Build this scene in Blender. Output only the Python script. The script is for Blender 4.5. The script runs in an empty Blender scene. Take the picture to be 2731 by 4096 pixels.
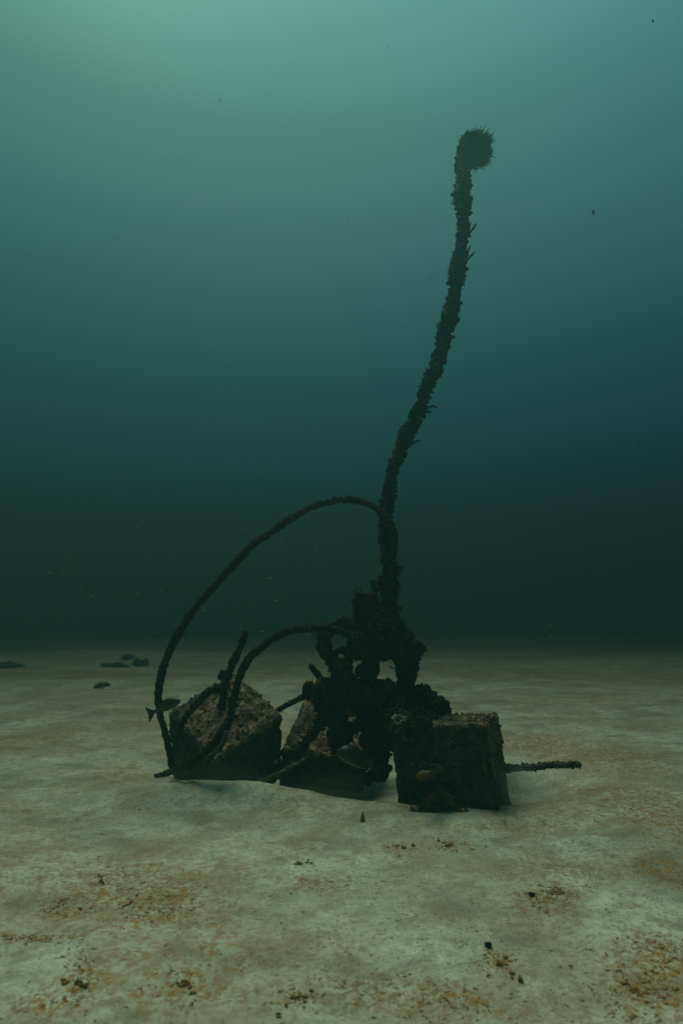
import bpy, math, random
import numpy as np

# ------------------------------------------------------------------ camera
S = bpy.context.scene
W_PX, H_PX = 2731.0, 4096.0
LENS, PITCH, CAM_H = 20.0, math.radians(10.8), 0.75
F_PX = LENS / 36.0 * H_PX
cam_d = bpy.data.cameras.new("camera")
cam = bpy.data.objects.new("camera", cam_d)
S.collection.objects.link(cam)
cam.location = (0, 0, CAM_H)
cam.rotation_euler = (math.pi / 2 + PITCH, 0, 0)
cam_d.sensor_fit = 'VERTICAL'; cam_d.sensor_height = 36.0; cam_d.lens = LENS
cam_d.clip_start = 0.05; cam_d.clip_end = 1000
cam_d.dof.use_dof = True; cam_d.dof.focus_distance = 2.85; cam_d.dof.aperture_fstop = 2.8
S.camera = cam

# ------------------------------------------------------------------ world: daylight filtering down through deep green water
SUN_AZ, SUN_EL = math.radians(-32), math.radians(66)      # azimuth from +Y, negative = left
world = bpy.data.worlds.new("World"); S.world = world
world.use_nodes = True
wn, wl = world.node_tree.nodes, world.node_tree.links
wn.clear()
def N(nodes, t, **kw):
    n = nodes.new(t)
    for k, v in kw.items():
        if k == 'inp':
            for a, b in v.items(): n.inputs[a].default_value = b
        else: setattr(n, k, v)
    return n
def ramp(nodes, stops, interp='LINEAR'):
    r = nodes.new('ShaderNodeValToRGB'); cr = r.color_ramp; cr.interpolation = interp
    while len(cr.elements) < len(stops): cr.elements.new(0.5)
    for e, (p, c) in zip(cr.elements, stops):
        e.position = p; e.color = (c[0], c[1], c[2], 1) if not isinstance(c, (int, float)) else (c, c, c, 1)
    return r
tc = N(wn, 'ShaderNodeTexCoord')
sep = N(wn, 'ShaderNodeSeparateXYZ'); wl.new(tc.outputs['Generated'], sep.inputs[0])
WL = [(0.00, (0.006, 0.012, 0.007)), (0.05, (0.012, 0.034, 0.024)), (0.22, (0.016, 0.15, 0.26)), (0.31, (0.026, 0.19, 0.26)),
      (0.41, (0.034, 0.22, 0.25)), (0.58, (0.115, 0.34, 0.345)), (0.70, (0.165, 0.45, 0.39)),
      (0.80, (0.26, 0.70, 0.61)), (1.0, (0.46, 0.98, 0.82))]
rp = ramp(wn, WL); wl.new(sep.outputs['Z'], rp.inputs[0])
# greener and brighter towards the sun at the left, bluer towards deep water at the right
az = N(wn, 'ShaderNodeMapRange', inp={1: -0.55, 2: 0.6, 3: 0.0, 4: 1.0}); wl.new(sep.outputs['X'], az.inputs[0])
tint = ramp(wn, [(0.0, (0.92, 1.02, 0.96)), (0.30, (1.03, 1.03, 1.0)), (0.5, (1.0, 1.0, 1.0)), (1.0, (0.72, 0.88, 1.08))])
wl.new(az.outputs[0], tint.inputs[0])
mul = N(wn, 'ShaderNodeMix', data_type='RGBA', blend_type='MULTIPLY', inp={0: 1.0})
wl.new(rp.outputs[0], mul.inputs[6]); wl.new(tint.outputs[0], mul.inputs[7])
# the sun's glow through the surface, up to the left
gd = N(wn, 'ShaderNodeVectorMath', operation='DOT_PRODUCT'); wl.new(tc.outputs['Generated'], gd.inputs[0])
gd.inputs[1].default_value = (math.cos(math.radians(58)) * math.sin(math.radians(-30)), math.cos(math.radians(58)) * math.cos(math.radians(-30)), math.sin(math.radians(58)))
gp = N(wn, 'ShaderNodeMath', operation='POWER', inp={1: 60.0}); wl.new(gd.outputs['Value'], gp.inputs[0])
gm = N(wn, 'ShaderNodeMix', data_type='RGBA', blend_type='ADD'); wl.new(gp.outputs[0], gm.inputs[0]); wl.new(mul.outputs[2], gm.inputs[6]); gm.inputs[7].default_value = (.20, .24, .20, 1)
bg = N(wn, 'ShaderNodeBackground', inp={1: 1.0})
out = N(wn, 'ShaderNodeOutputWorld')
wl.new(gm.outputs[2], bg.inputs[0]); wl.new(bg.outputs[0], out.inputs[0])

sun_d = bpy.data.lights.new("sun", 'SUN'); sun = bpy.data.objects.new("sun", sun_d)
S.collection.objects.link(sun)
sun_d.energy = 5.0; sun_d.angle = math.radians(25); sun_d.color = (1.0, 1.0, 0.70)
sv = (math.cos(SUN_EL) * math.sin(SUN_AZ), math.cos(SUN_EL) * math.cos(SUN_AZ), math.sin(SUN_EL))
import mathutils
sun.rotation_euler = mathutils.Vector(sv).to_track_quat('Z', 'Y').to_euler()
sun.location = (-3, 4, 12)

S.view_settings.view_transform = 'Standard'; S.view_settings.look = 'None'
S.view_settings.exposure = 0.0; S.view_settings.gamma = 1.0; S.view_settings.use_curve_mapping = False
S.render.engine = 'CYCLES'
S.cycles.max_bounces = 5; S.cycles.diffuse_bounces = 2; S.cycles.glossy_bounces = 1
S.cycles.volume_bounces = 1; S.cycles.transparent_max_bounces = 4
S.cycles.use_denoising = True
S.cycles.caustics_reflective = False; S.cycles.caustics_refractive = False

# ------------------------------------------------------------------ helpers
R3 = np.random.RandomState(7)
rnd = random.Random(11)
CP, SP = math.cos(PITCH), math.sin(PITCH)
def P(px, py, Y):
    """a point at horizontal distance Y (metres) from the camera, seen at photo pixel px, py"""
    x = (px - W_PX / 2) / F_PX; v = (H_PX / 2 - py) / F_PX
    d = np.array([x, CP - v * SP, SP + v * CP]); t = Y / d[1]
    return np.array([0, 0, CAM_H]) + d * t
def ppm(p):
    """photo pixels per metre at point p"""
    return F_PX / (p[1] * CP + (p[2] - CAM_H) * SP)

_perm = R3.rand(4096 * 4)
def _h(ix, iy, iz):
    return _perm[((ix * 73856093) ^ (iy * 19349663) ^ (iz * 83492791)) & 16383]
def vnoise(p):
    p = np.asarray(p, float); i = np.floor(p).astype(np.int64); f = p - i; f = f * f * (3 - 2 * f)
    x, y, z = i[:, 0], i[:, 1], i[:, 2]; r = 0
    for dx in (0, 1):
        wx = f[:, 0] if dx else 1 - f[:, 0]
        for dy in (0, 1):
            wy = f[:, 1] if dy else 1 - f[:, 1]
            for dz in (0, 1):
                wz = f[:, 2] if dz else 1 - f[:, 2]
                r = r + wx * wy * wz * _h(x + dx, y + dy, z + dz)
    return r * 2 - 1
def fbm(p, o=3):
    p = np.asarray(p, float); a, r = 1.0, 0
    for k in range(o):
        r = r + a * vnoise(p * 2 ** k + 17.3 * k); a *= 0.5
    return r

C = S.collection
class MB:
    def __init__(s): s.v = []; s.f = []; s.n = 0
    def add(s, v, f):
        v = np.asarray(v, float); f = np.asarray(f, np.int64)
        s.v.append(v); s.f.append(f + s.n); s.n += len(v)
    def build(s, name, mat, parent=None, smooth=True, loc=None):
        V = np.vstack(s.v)
        origin = np.array(loc if loc is not None else (0, 0, 0), float)
        if parent is not None: origin = np.array(parent['_o'])
        elif loc is None: origin = np.array([*(V[:, :2].mean(0)), V[:, 2].min()])
        V = V - origin
        me = bpy.data.meshes.new(name)
        faces = []
        for f in s.f: faces.extend(map(tuple, f.tolist()))
        me.from_pydata(V.tolist() if len(V) < 2000 else V, [], faces)
        if smooth: me.shade_smooth()
        me.materials.append(mat)
        o = bpy.data.objects.new(name, me); C.objects.link(o)
        if parent is not None: o.parent = parent; o['_o'] = origin.tolist()
        else: o.location = origin; o['_o'] = origin.tolist()
        return o
def empty(name, loc, label, cat, group=None):
    o = bpy.data.objects.new(name, None); C.objects.link(o); o.location = loc; o['_o'] = [float(a) for a in loc]
    return tag(o, label, cat, group)
def tag(o, label=None, cat=None, group=None, kind=None):
    if label: o['label'] = label
    if cat: o['category'] = cat
    if group: o['group'] = group
    if kind: o['kind'] = kind
    return o

def ico(sub):
    import bmesh
    bm = bmesh.new(); bmesh.ops.create_icosphere(bm, subdivisions=sub, radius=1)
    v = np.array([x.co[:] for x in bm.verts]); f = np.array([[a.index for a in x.verts] for x in bm.faces]); bm.free()
    return v, f
ICO = {k: ico(k) for k in (1, 2, 3, 4)}

def spline(pts, n_per=None, step=0.007):
    """Catmull-Rom through rows (x,y,z,r)"""
    p = np.asarray(pts, float); p = np.vstack([2 * p[0] - p[1], p, 2 * p[-1] - p[-2]]); out = []
    for i in range(1, len(p) - 2):
        L = np.linalg.norm(p[i + 1, :3] - p[i, :3]); n = max(2, int(L / step))
        t = np.linspace(0, 1, n, endpoint=False)[:, None]
        a, b, c, d = p[i - 1], p[i], p[i + 1], p[i + 2]
        out.append(0.5 * ((2 * b) + (-a + c) * t + (2 * a - 5 * b + 4 * c - d) * t ** 2 + (-a + 3 * b - 3 * c + d) * t ** 3))
    out.append(p[-2][None]); return np.vstack(out)
def frames(c):
    t = np.gradient(c, axis=0); t /= np.linalg.norm(t, axis=1)[:, None] + 1e-12
    u = np.zeros_like(t); up = np.array([0.13, 1, 0.21]); u0 = np.cross(t[0], up); u[0] = u0 / np.linalg.norm(u0)
    for i in range(1, len(t)):
        w = u[i - 1] - t[i] * np.dot(u[i - 1], t[i]); u[i] = w / (np.linalg.norm(w) + 1e-12)
    return t, u, np.cross(t, u)
def tube(mb, sp, sides=14, amp=0.12, freq=45, twist=0.0, strands=3, pitch=0.12, low=0.12, seed=0.0):
    """organic tube; returns sample positions and normals on its skin"""
    c, r = sp[:, :3], sp[:, 3]; t, u, w = frames(c)
    s = np.concatenate([[0], np.cumsum(np.linalg.norm(np.diff(c, axis=0), axis=1))])
    th = np.linspace(0, 2 * np.pi, sides, endpoint=False)
    nrm = u[:, None, :] * np.cos(th)[None, :, None] + w[:, None, :] * np.sin(th)[None, :, None]
    rr = r[:, None] * (1 + twist * np.abs(np.cos(strands / 2 * (th[None] - 2 * np.pi * s[:, None] / pitch))) - twist / 2)
    base = c[:, None, :] + nrm * rr[..., None]
    flat = base.reshape(-1, 3)
    d = (fbm(flat * freq + seed, 3) * amp + fbm(flat * freq * 0.22 + seed, 2) * low).reshape(rr.shape) * r[:, None]
    V = base + nrm * d[..., None]
    k, m = len(c), sides
    i = np.arange(k - 1)[:, None] * m; j = np.arange(m)[None]; j2 = (j + 1) % m
    f = np.stack([i + j, i + j2, i + m + j2, i + m + j], -1).reshape(-1, 4)
    mb.add(V.reshape(-1, 3), f)
    for e, idx, sg in ((0, 0, -1), (k - 1, (k - 1) * m, 1)):        # rounded closed ends
        q = [V[e]]; cc = c[e]
        for a in (0.6, 0.95):
            q.append(cc + (V[e] - cc) * math.cos(a * 1.5) + t[e] * sg * r[e] * math.sin(a * 1.5) * 0.7)
        q = np.vstack(q + [(cc + t[e] * sg * r[e] * 0.72)[None]])
        ff = []
        for a in range(2):
            for b in range(m): ff.append((a * m + b, a * m + (b + 1) % m, (a + 1) * m + (b + 1) % m, (a + 1) * m + b))
        tri = [(2 * m + b, 2 * m + (b + 1) % m, 3 * m) for b in range(m)]
        n0 = mb.n; mb.add(q, ff); mb.f.append(np.array(tri) + n0)
    return V.reshape(-1, 3), nrm.reshape(-1, 3)
def blob(mb, c, r, sub=3, amp=0.25, freq=2.2, seed=0.0):
    v, f = ICO[sub]; r = np.array([r] * 3) if np.isscalar(r) else np.array(r)
    d = 1 + amp * fbm(v * freq + seed, 3); q = v * d[:, None] * r + np.array(c)
    mb.add(q, f); return q, v
def lumps(mb, pos, nrm, n, r0, r1, sub=1):
    """granular crust: small knobbly bodies sunk in the skin"""
    idx = R3.randint(0, len(pos), n); v, f = ICO[sub]
    for i in idx:
        r = r0 + (r1 - r0) * R3.rand() ** 2
        sc = r * (0.6 + 0.8 * R3.rand(3))
        q = v * (1 + 0.35 * (R3.rand(len(v), 1) - .5)) * sc + pos[i] + nrm[i] * r * 0.3
        mb.add(q, f)
def tufts(mb, pos, nrm, n, l0, l1, blades=(3, 6), w=0.0022, droop=0.3, clump=0.0, cf=9.0):
    """little branching algae / hydroid tufts"""
    if clump > 0:
        wgt = np.clip(fbm(pos * cf, 2) + .25, .02, 2) ** clump; wgt /= wgt.sum(); idx = R3.choice(len(pos), n, p=wgt)
    else: idx = R3.randint(0, len(pos), n)
    vs, fs, k = [], [], 0
    for i in idx:
        L0 = l0 + (l1 - l0) * R3.rand() ** 2.2
        for b in range(rnd.randint(*blades)):
            d = nrm[i] + R3.normal(0, .55, 3); d /= np.linalg.norm(d); L = L0 * (0.5 + 0.6 * R3.rand())
            sdv = np.cross(d, R3.normal(0, 1, 3)); sdv /= np.linalg.norm(sdv) + 1e-9
            p = pos[i] - nrm[i] * 0.002; ww = w * (0.7 + R3.rand())
            bend = R3.normal(0, .8, 3); bend[2] -= droop * R3.rand()
            for q in range(4):
                vs.append(p - sdv * ww * (1.15 - q * 0.25)); vs.append(p + sdv * ww * (1.15 - q * 0.25))
                d = d + bend * 0.33; d /= np.linalg.norm(d); p = p + d * L / 3
            for q in range(3):
                a = k + 2 * q; fs.append((a, a + 1, a + 3, a + 2))
            k += 8
    mb.add(vs, fs)

# ------------------------------------------------------------------ materials
def new_mat(name):
    m = bpy.data.materials.new(name); m.use_nodes = True
    n = m.node_tree.nodes; b = n['Principled BSDF']
    b.inputs['Specular IOR Level'].default_value = 0.15; b.inputs['Roughness'].default_value = 0.9
    return m, n, m.node_tree.links, b
def fouling(name, stops, scale=60, bump=0.004, rough=0.95, second=None):
    m, n, l, b = new_mat(name)
    t = N(n, 'ShaderNodeTexCoord')
    a = N(n, 'ShaderNodeTexNoise', inp={'Scale': scale, 'Detail': 6, 'Roughness': .65}); l.new(t.outputs['Object'], a.inputs['Vector'])
    r = ramp(n, stops); l.new(a.outputs[0], r.inputs[0]); col = r.outputs[0]
    if second:
        a2 = N(n, 'ShaderNodeTexNoise', inp={'Scale': second[0], 'Detail': 4, 'Roughness': .6}); l.new(t.outputs['Object'], a2.inputs['Vector'])
        mr = N(n, 'ShaderNodeMapRange', inp={1: second[1], 2: second[2]}); l.new(a2.outputs[0], mr.inputs[0])
        mx = N(n, 'ShaderNodeMix', data_type='RGBA'); l.new(mr.outputs[0], mx.inputs[0]); l.new(col, mx.inputs[6])
        mx.inputs[7].default_value = (*second[3], 1); col = mx.outputs[2]
    l.new(col, b.inputs['Base Color']); b.inputs['Roughness'].default_value = rough
    v = N(n, 'ShaderNodeTexNoise', inp={'Scale': scale * 2.2, 'Detail': 4}); l.new(t.outputs['Object'], v.inputs['Vector'])
    bp = N(n, 'ShaderNodeBump', inp={'Strength': 0.8, 'Distance': bump}); l.new(v.outputs[0], bp.inputs['Height'])
    l.new(bp.outputs[0], b.inputs['Normal'])
    return m
M_rope = fouling('fouled_rope', [(.3, (.007, .006, .004)), (.5, (.022, .018, .011)), (.62, (.07, .055, .033)), (.75, (.12, .095, .06))], 70)
M_dark = fouling('dark_growth', [(.3, (.006, .008, .005)), (.5, (.020, .018, .011)), (.63, (.055, .040, .023)), (.78, (.13, .09, .05))], 45,
                 second=(9, .52, .7, (.05, .042, .028)))
M_ochre = fouling('ochre_growth', [(.3, (.03, .022, .012)), (.5, (.08, .06, .03)), (.7, (.16, .12, .06))], 60)
M_pole = fouling('algae_on_rope', [(.3, (.004, .005, .004)), (.5, (.011, .012, .007)), (.62, (.035, .028, .013)), (.75, (.13, .09, .03))], 38)
M_bar = fouling('crusted_bar', [(.3, (.03, .028, .022)), (.55, (.10, .085, .06)), (.75, (.20, .17, .12))], 60)
M_black = fouling('black_sponge', [(.3, (.006, .007, .007)), (.7, (.02, .02, .018))], 60)
M_yellow = fouling('yellow_sponge', [(.3, (.35, .20, .02)), (.7, (.55, .36, .05))], 60)
M_pale = fouling('pale_ring', [(.3, (.16, .19, .16)), (.7, (.42, .48, .41))], 90)
M_buoy = fouling('fouled_buoy', [(.3, (.06, .09, .07)), (.5, (.16, .21, .16)), (.7, (.30, .32, .22))], 30)
M_litter = fouling('litter', [(.3, (.09, .058, .02)), (.5, (.22, .14, .045)), (.7, (.36, .24, .08))], 90)
M_reef = fouling('far_clump', [(.3, (.08, .088, .07)), (.7, (.22, .22, .16))], 8)

def concrete():
    m, n, l, b = new_mat('crusted_concrete')
    t = N(n, 'ShaderNodeTexCoord')
    def noise(s, d=5, r=.6, dist=0.0):
        a = N(n, 'ShaderNodeTexNoise', inp={'Scale': s, 'Detail': d, 'Roughness': r, 'Distortion': dist}); l.new(t.outputs['Object'], a.inputs['Vector']); return a.outputs[0]
    r = ramp(n, [(.30, (.018, .015, .010)), (.42, (.065, .050, .030)), (.51, (.17, .135, .080)), (.61, (.34, .275, .17)), (.74, (.55, .47, .31))])
    l.new(noise(34, 7, .75, .5), r.inputs[0])
    # dark turf that took hold where sand scours least: flanks and hollows of the crust
    r2 = ramp(n, [(.50, 0.0), (.66, .9)]); l.new(noise(7, 4, .6, .6), r2.inputs[0])
    mx = N(n, 'ShaderNodeMix', data_type='RGBA'); l.new(r2.outputs[0], mx.inputs[0]); l.new(r.outputs[0], mx.inputs[6]); mx.inputs[7].default_value = (.035, .032, .026, 1)
    # pale pinkish-grey coralline patches
    r3 = ramp(n, [(.62, 0.0), (.70, .75)]); l.new(noise(16, 3, .5, .3), r3.inputs[0])
    mx2 = N(n, 'ShaderNodeMix', data_type='RGBA'); l.new(r3.outputs[0], mx2.inputs[0]); l.new(mx.outputs[2], mx2.inputs[6]); mx2.inputs[7].default_value = (.22, .235, .22, 1)
    # flanks carry a film of dark algae all round (object space, so it stays with the block)
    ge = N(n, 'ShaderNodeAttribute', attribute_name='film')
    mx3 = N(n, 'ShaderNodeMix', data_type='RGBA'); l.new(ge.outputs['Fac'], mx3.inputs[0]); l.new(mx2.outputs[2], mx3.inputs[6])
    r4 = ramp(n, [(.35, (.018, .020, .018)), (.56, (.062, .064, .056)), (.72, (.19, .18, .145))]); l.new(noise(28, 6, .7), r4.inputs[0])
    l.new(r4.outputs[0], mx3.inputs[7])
    l.new(mx3.outputs[2], b.inputs['Base Color'])
    bp = N(n, 'ShaderNodeBump', inp={'Strength': 1.0, 'Distance': .012}); l.new(noise(48, 6, .7), bp.inputs['Height']); l.new(bp.outputs[0], b.inputs['Normal'])
    return m
M_conc = concrete()

def sand_mat():
    m, n, l, b = new_mat('sand')
    t = N(n, 'ShaderNodeTexCoord')
    def noise(s, d=5, r=.6, dist=0.0, st=(1, 1, 1), off=(0, 0, 0)):
        mp = N(n, 'ShaderNodeMapping'); mp.inputs['Scale'].default_value = st; mp.inputs['Location'].default_value = off
        l.new(t.outputs['Object'], mp.inputs[0])
        a = N(n, 'ShaderNodeTexNoise', inp={'Scale': s, 'Detail': d, 'Roughness': r, 'Distortion': dist}); l.new(mp.outputs[0], a.inputs['Vector']); return a.outputs[0]
    def rng(src, a, b_, c=0.0, d=1.0):
        q = N(n, 'ShaderNodeMapRange', inp={1: a, 2: b_, 3: c, 4: d}); l.new(src, q.inputs[0]); return q.outputs[0]
    def mix(f, a, c, blend='MIX'):
        q = N(n, 'ShaderNodeMix', data_type='RGBA', blend_type=blend)
        if isinstance(f, float): q.inputs[0].default_value = f
        else: l.new(f, q.inputs[0])
        for s_, k in ((a, 6), (c, 7)):
            if isinstance(s_, tuple): q.inputs[k].default_value = (*s_, 1)
            else: l.new(s_, q.inputs[k])
        return q.outputs[2]
    def mul_(a, c):
        q = N(n, 'ShaderNodeMath', operation='MULTIPLY'); l.new(a, q.inputs[0]); l.new(c, q.inputs[1]); return q.outputs[0]
    base = mix(rng(noise(1.9, 8, .66, .3), .40, .60), (.45, .47, .365), (.74, .83, .69))
    base = mix(rng(noise(12, 7, .78, .1), .44, .66), base, (.39, .38, .29))
    base = mix(rng(noise(4.2, 6, .7, .2, (.7, 1, 1), (2, 7, 0)), .50, .66, 0, .75), base, (.25, .255, .19))
    base = mix(rng(noise(60, 4, .7), .50, .70, 0, .6), base, (.28, .265, .195))
    fa = N(n, 'ShaderNodeAttribute', attribute_name='film').outputs['Fac']  # algae film mask, which also carries the painted far darkening
    def add_(x, y):
        q = N(n, 'ShaderNodeMath', operation='ADD', use_clamp=True); l.new(x, q.inputs[0]); l.new(y, q.inputs[1]); return q.outputs[0]
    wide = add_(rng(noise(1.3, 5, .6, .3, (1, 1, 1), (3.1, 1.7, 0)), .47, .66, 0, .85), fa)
    film = mul_(wide, rng(noise(9, 7, .8, .3), .42, .60, 0, .40)); base = mix(film, base, (.47, .345, .17))  # algae film, together with the painted far darkening
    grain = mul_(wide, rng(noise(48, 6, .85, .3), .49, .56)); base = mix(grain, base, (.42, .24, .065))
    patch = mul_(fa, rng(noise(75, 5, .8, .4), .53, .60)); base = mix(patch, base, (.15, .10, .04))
    speck = mul_(rng(noise(95, 3, .65, .2), .60, .67), rng(noise(3.4, 4), .32, .50)); base = mix(speck, base, (.15, .105, .05))
    l.new(base, b.inputs['Base Color'])
    h = N(n, 'ShaderNodeMath', operation='ADD'); l.new(noise(24, 7, .72, .2), h.inputs[0])
    g = N(n, 'ShaderNodeMath', operation='MULTIPLY', inp={1: .35}); l.new(noise(140, 3, .6), g.inputs[0]); l.new(g.outputs[0], h.inputs[1])
    bp = N(n, 'ShaderNodeBump', inp={'Strength': 1.0, 'Distance': .020}); l.new(h.outputs[0], bp.inputs['Height']); l.new(bp.outputs[0], b.inputs['Normal'])
    return m
M_sand = sand_mat()

# ------------------------------------------------------------------ seabed
def sstep(x, a, b):
    t = np.clip((x - a) / (b - a), 0, 1); return t * t * (3 - 2 * t)
def ground_z(x, y):
    p = np.stack([x, y, np.zeros_like(x)], -1)
    far = np.clip((np.hypot(x, y - 2.5) - 1.0) / 8, 0, 1)
    z = 0.022 * fbm(p * [.8, 1.1, 1] + 3.3, 2) + 0.075 * far * fbm(p * [.20, .30, 1] + 8.1, 3)
    z += 0.007 * fbm(p * [4.2, 6.0, 1], 3) + 0.0035 * fbm(p * [16, 22, 1] + 5, 2)
    # scour hollow round the blocks, its near rim running from far left to near right
    yf = np.interp(x, [-1.1, -.8, -.45, -.1, .2, .45, .8, 1.2], [2.86, 2.78, 2.80, 2.66, 2.56, 2.50, 2.56, 2.8])
    dep = np.interp(x, [-1.2, -.85, -.5, -.1, .3, .6, .95, 1.3], [0, .05, .11, .13, .10, .085, .07, 0])
    z -= dep * sstep(y, yf - .03, yf + .20) * (1 - sstep(y, 3.35, 4.1))
    z += 0.058 * np.exp(-((x + .55) / .45) ** 2 - ((y - (yf - .12)) / .17) ** 2) + .012 * np.exp(-((x - .1) / .5) ** 2 - ((y - (yf - .15)) / .2) ** 2)
    z += .05 * np.exp(-((x - 1.25) / .35) ** 2 - ((y - 2.55) / .3) ** 2)
    return z
def gz(x, y): return float(ground_z(np.array([x], float), np.array([y], float))[0])
n1 = 720
u = np.linspace(-1, 1, n1); g1 = 1.5 * np.sinh(4.6 * u)
X, Y = np.meshgrid(g1 , g1 + 2.4, indexing='ij'); Z = ground_z(X.ravel(), Y.ravel())
V = np.stack([X.ravel(), Y.ravel(), Z], -1)
ii, jj = np.meshgrid(np.arange(n1 - 1), np.arange(n1 - 1), indexing='ij'); a = (ii * n1 + jj).ravel()
F = np.stack([a, a + n1, a + n1 + 1, a + 1], -1).astype(np.int32)
me = bpy.data.meshes.new('ground'); me.vertices.add(len(V)); me.vertices.foreach_set('co', V.ravel())
me.loops.add(F.size); me.loops.foreach_set('vertex_index', F.ravel()); me.polygons.add(len(F))
me.polygons.foreach_set('loop_start', np.arange(0, F.size, 4)); me.update(calc_edges=True); me.shade_smooth()
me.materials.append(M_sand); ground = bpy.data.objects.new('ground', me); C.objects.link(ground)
def ray_ground(px, py):
    x = (px - W_PX / 2) / F_PX; v = (H_PX / 2 - py) / F_PX; d = np.array([x, CP - v * SP, SP + v * CP])
    if d[2] > -.02 or py > 4300: return None
    t = -CAM_H / d[2]
    for _ in range(4):
        p = np.array([0, 0, CAM_H]) + d * t; t = (gz(p[0], p[1]) - CAM_H) / d[2]
    return np.array([0, 0, CAM_H]) + d * t
FILM = [(480,3560,170,60,.8),(640,3640,150,55,1),(260,3640,110,40,.9),(110,3755,150,18,1.2),(720,3560,80,50,.8),(320,3900,90,70,1),(720,3940,90,60,.8),(1200,3990,90,40,.7),
        (2010,3850,70,45,1),(2210,3570,110,40,1.1),(2150,3625,130,45,.9),(1790,3385,90,20,.9),(1600,3400,90,25,.6),(2620,3950,150,110,1.2),(2660,3800,100,70,1.1),(1800,4000,190,60,.9),
        (1480,3970,170,70,.8),(1950,3310,230,18,.7),(2480,3030,220,60,1),(2600,3180,150,50,.9),(2650,3470,120,60,.8),(2180,2960,160,30,.6),(150,2960,240,50,.8),(150,4020,160,60,.8),(1250,3530,110,30,.6),
        (450,2900,200,30,.5),(1100,2960,1,1,0),(2300,3480,200,50,.5),(2000,3480,260,40,.4)]
film_fade = np.zeros(len(V)); gp_ = V[:, :2]
for px, py, sx, sy, am in FILM:
    c_ = ray_ground(px, py); ex_ = ray_ground(px + sx, py); ey_ = ray_ground(px, py - sy)
    if c_ is None: continue
    film_fade += am * np.exp(-((gp_[:, 0] - c_[0]) / (ex_[0] - c_[0])) ** 2 - ((gp_[:, 1] - c_[1]) / (ey_[1] - c_[1])) ** 2)
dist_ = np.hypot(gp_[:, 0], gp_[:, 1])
film_fade += np.clip((dist_ - 4.5) / 6, 0, .7) * np.clip(.6 + .9 * fbm(V * [.5, .8, 0] + 2.2, 3), 0, 1)  # olive film thickens with distance; also paints some far haze darkening into the sand
at_ = me.attributes.new('film', 'FLOAT', 'POINT'); at_.data.foreach_set('value', np.clip(film_fade, 0, 1).astype(np.float32))
tag(ground, 'pale silty sand seabed with ochre algae patches running into the dark', 'seabed', kind='structure')

# ------------------------------------------------------------------ concrete blocks
def block(name_lab, top, down, seed, res=60, rough=.010, round_=.022, side=1.0):
    """top: four corners (back, right, front, left), down: vector of the block's height"""
    top = [np.array(t) for t in top]; down = np.array(down); mb = MB()
    cen = sum(top) / 4 + down / 2
    u = np.linspace(0, 1, res)
    def face(a, b, c, d, w):   # bilinear patch a-b-c-d
        U, Vv = np.meshgrid(u, u, indexing='ij'); U = U[..., None]; Vv = Vv[..., None]
        q = (a * (1 - U) * (1 - Vv) + b * U * (1 - Vv) + c * U * Vv + d * (1 - U) * Vv).reshape(-1, 3)
        return q
    A, B, Cc, D = top; a_, b_, c_, d_ = [t + down for t in top]
    quads = [(A, D, Cc, B), (D, d_, c_, Cc), (Cc, c_, b_, B), (B, b_, a_, A), (A, a_, d_, D), (a_, b_, c_, d_)]
    ex = (B - A); ey = (D - A); ez = down
    Mx = np.stack([ex, ey, ez], 1); inv = np.linalg.inv(Mx)
    allv, film = [], []
    for k, qd in enumerate(quads):
        q = face(*qd, 0)
        loc = (q - A) @ inv.T                      # 0..1 box coordinates
        L = np.array([np.linalg.norm(ex), np.linalg.norm(ey), np.linalg.norm(ez)])
        m_ = (loc - .5) * L; hf = L / 2; rd = round_
        core = np.clip(m_, -(hf - rd), hf - rd); dv = m_ - core; dn = np.linalg.norm(dv, axis=1)[:, None] + 1e-9
        nr = dv / dn; m2 = core + nr * rd
        wpos = (m2 / L + .5) @ Mx.T + A
        nw = nr @ (Mx / L).T
        d = rough * (fbm(wpos * 14 + seed, 4) * .7 + .5 * fbm(wpos * 42 + seed, 2))
        pit = np.clip(vnoise(wpos * 22 + seed * 3) - .45, 0, 1) * (.035 if k == 0 else .012)
        chip = -.018 * np.clip(fbm(wpos * 7 + seed * 2, 2) - .1, 0, 1) * np.clip(dn[:, 0] / rd * 0 + (np.sort(np.abs(m_) / hf, axis=1)[:, 1] - .8) * 5, 0, 1)
        wpos = wpos + nw * (d - pit + chip)[:, None]
        allv.append(wpos)
        up = 1.0 if k == 0 else 0.0
        edge = np.clip((1 - loc[:, 2] * 1) * 1, 0, 1)
        # the crusted top wraps a few centimetres over the edge before the algae film starts
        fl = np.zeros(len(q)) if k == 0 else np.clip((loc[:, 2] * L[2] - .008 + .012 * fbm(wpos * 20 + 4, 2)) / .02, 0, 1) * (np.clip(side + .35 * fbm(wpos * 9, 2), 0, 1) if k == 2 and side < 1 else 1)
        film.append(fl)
        ii, jj = np.meshgrid(np.arange(res - 1), np.arange(res - 1), indexing='ij'); b0 = (ii * res + jj).ravel()
        mb.add(wpos, np.stack([b0, b0 + res, b0 + res + 1, b0 + 1], -1))
    return mb, np.concatenate(film), cen
def crust_of(mb, film, n_l, n_t, top_only=False):
    V = np.vstack(mb.v); c = V.mean(0); nr = V - c; nr /= np.linalg.norm(nr, axis=1)[:, None]
    return V, nr

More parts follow.
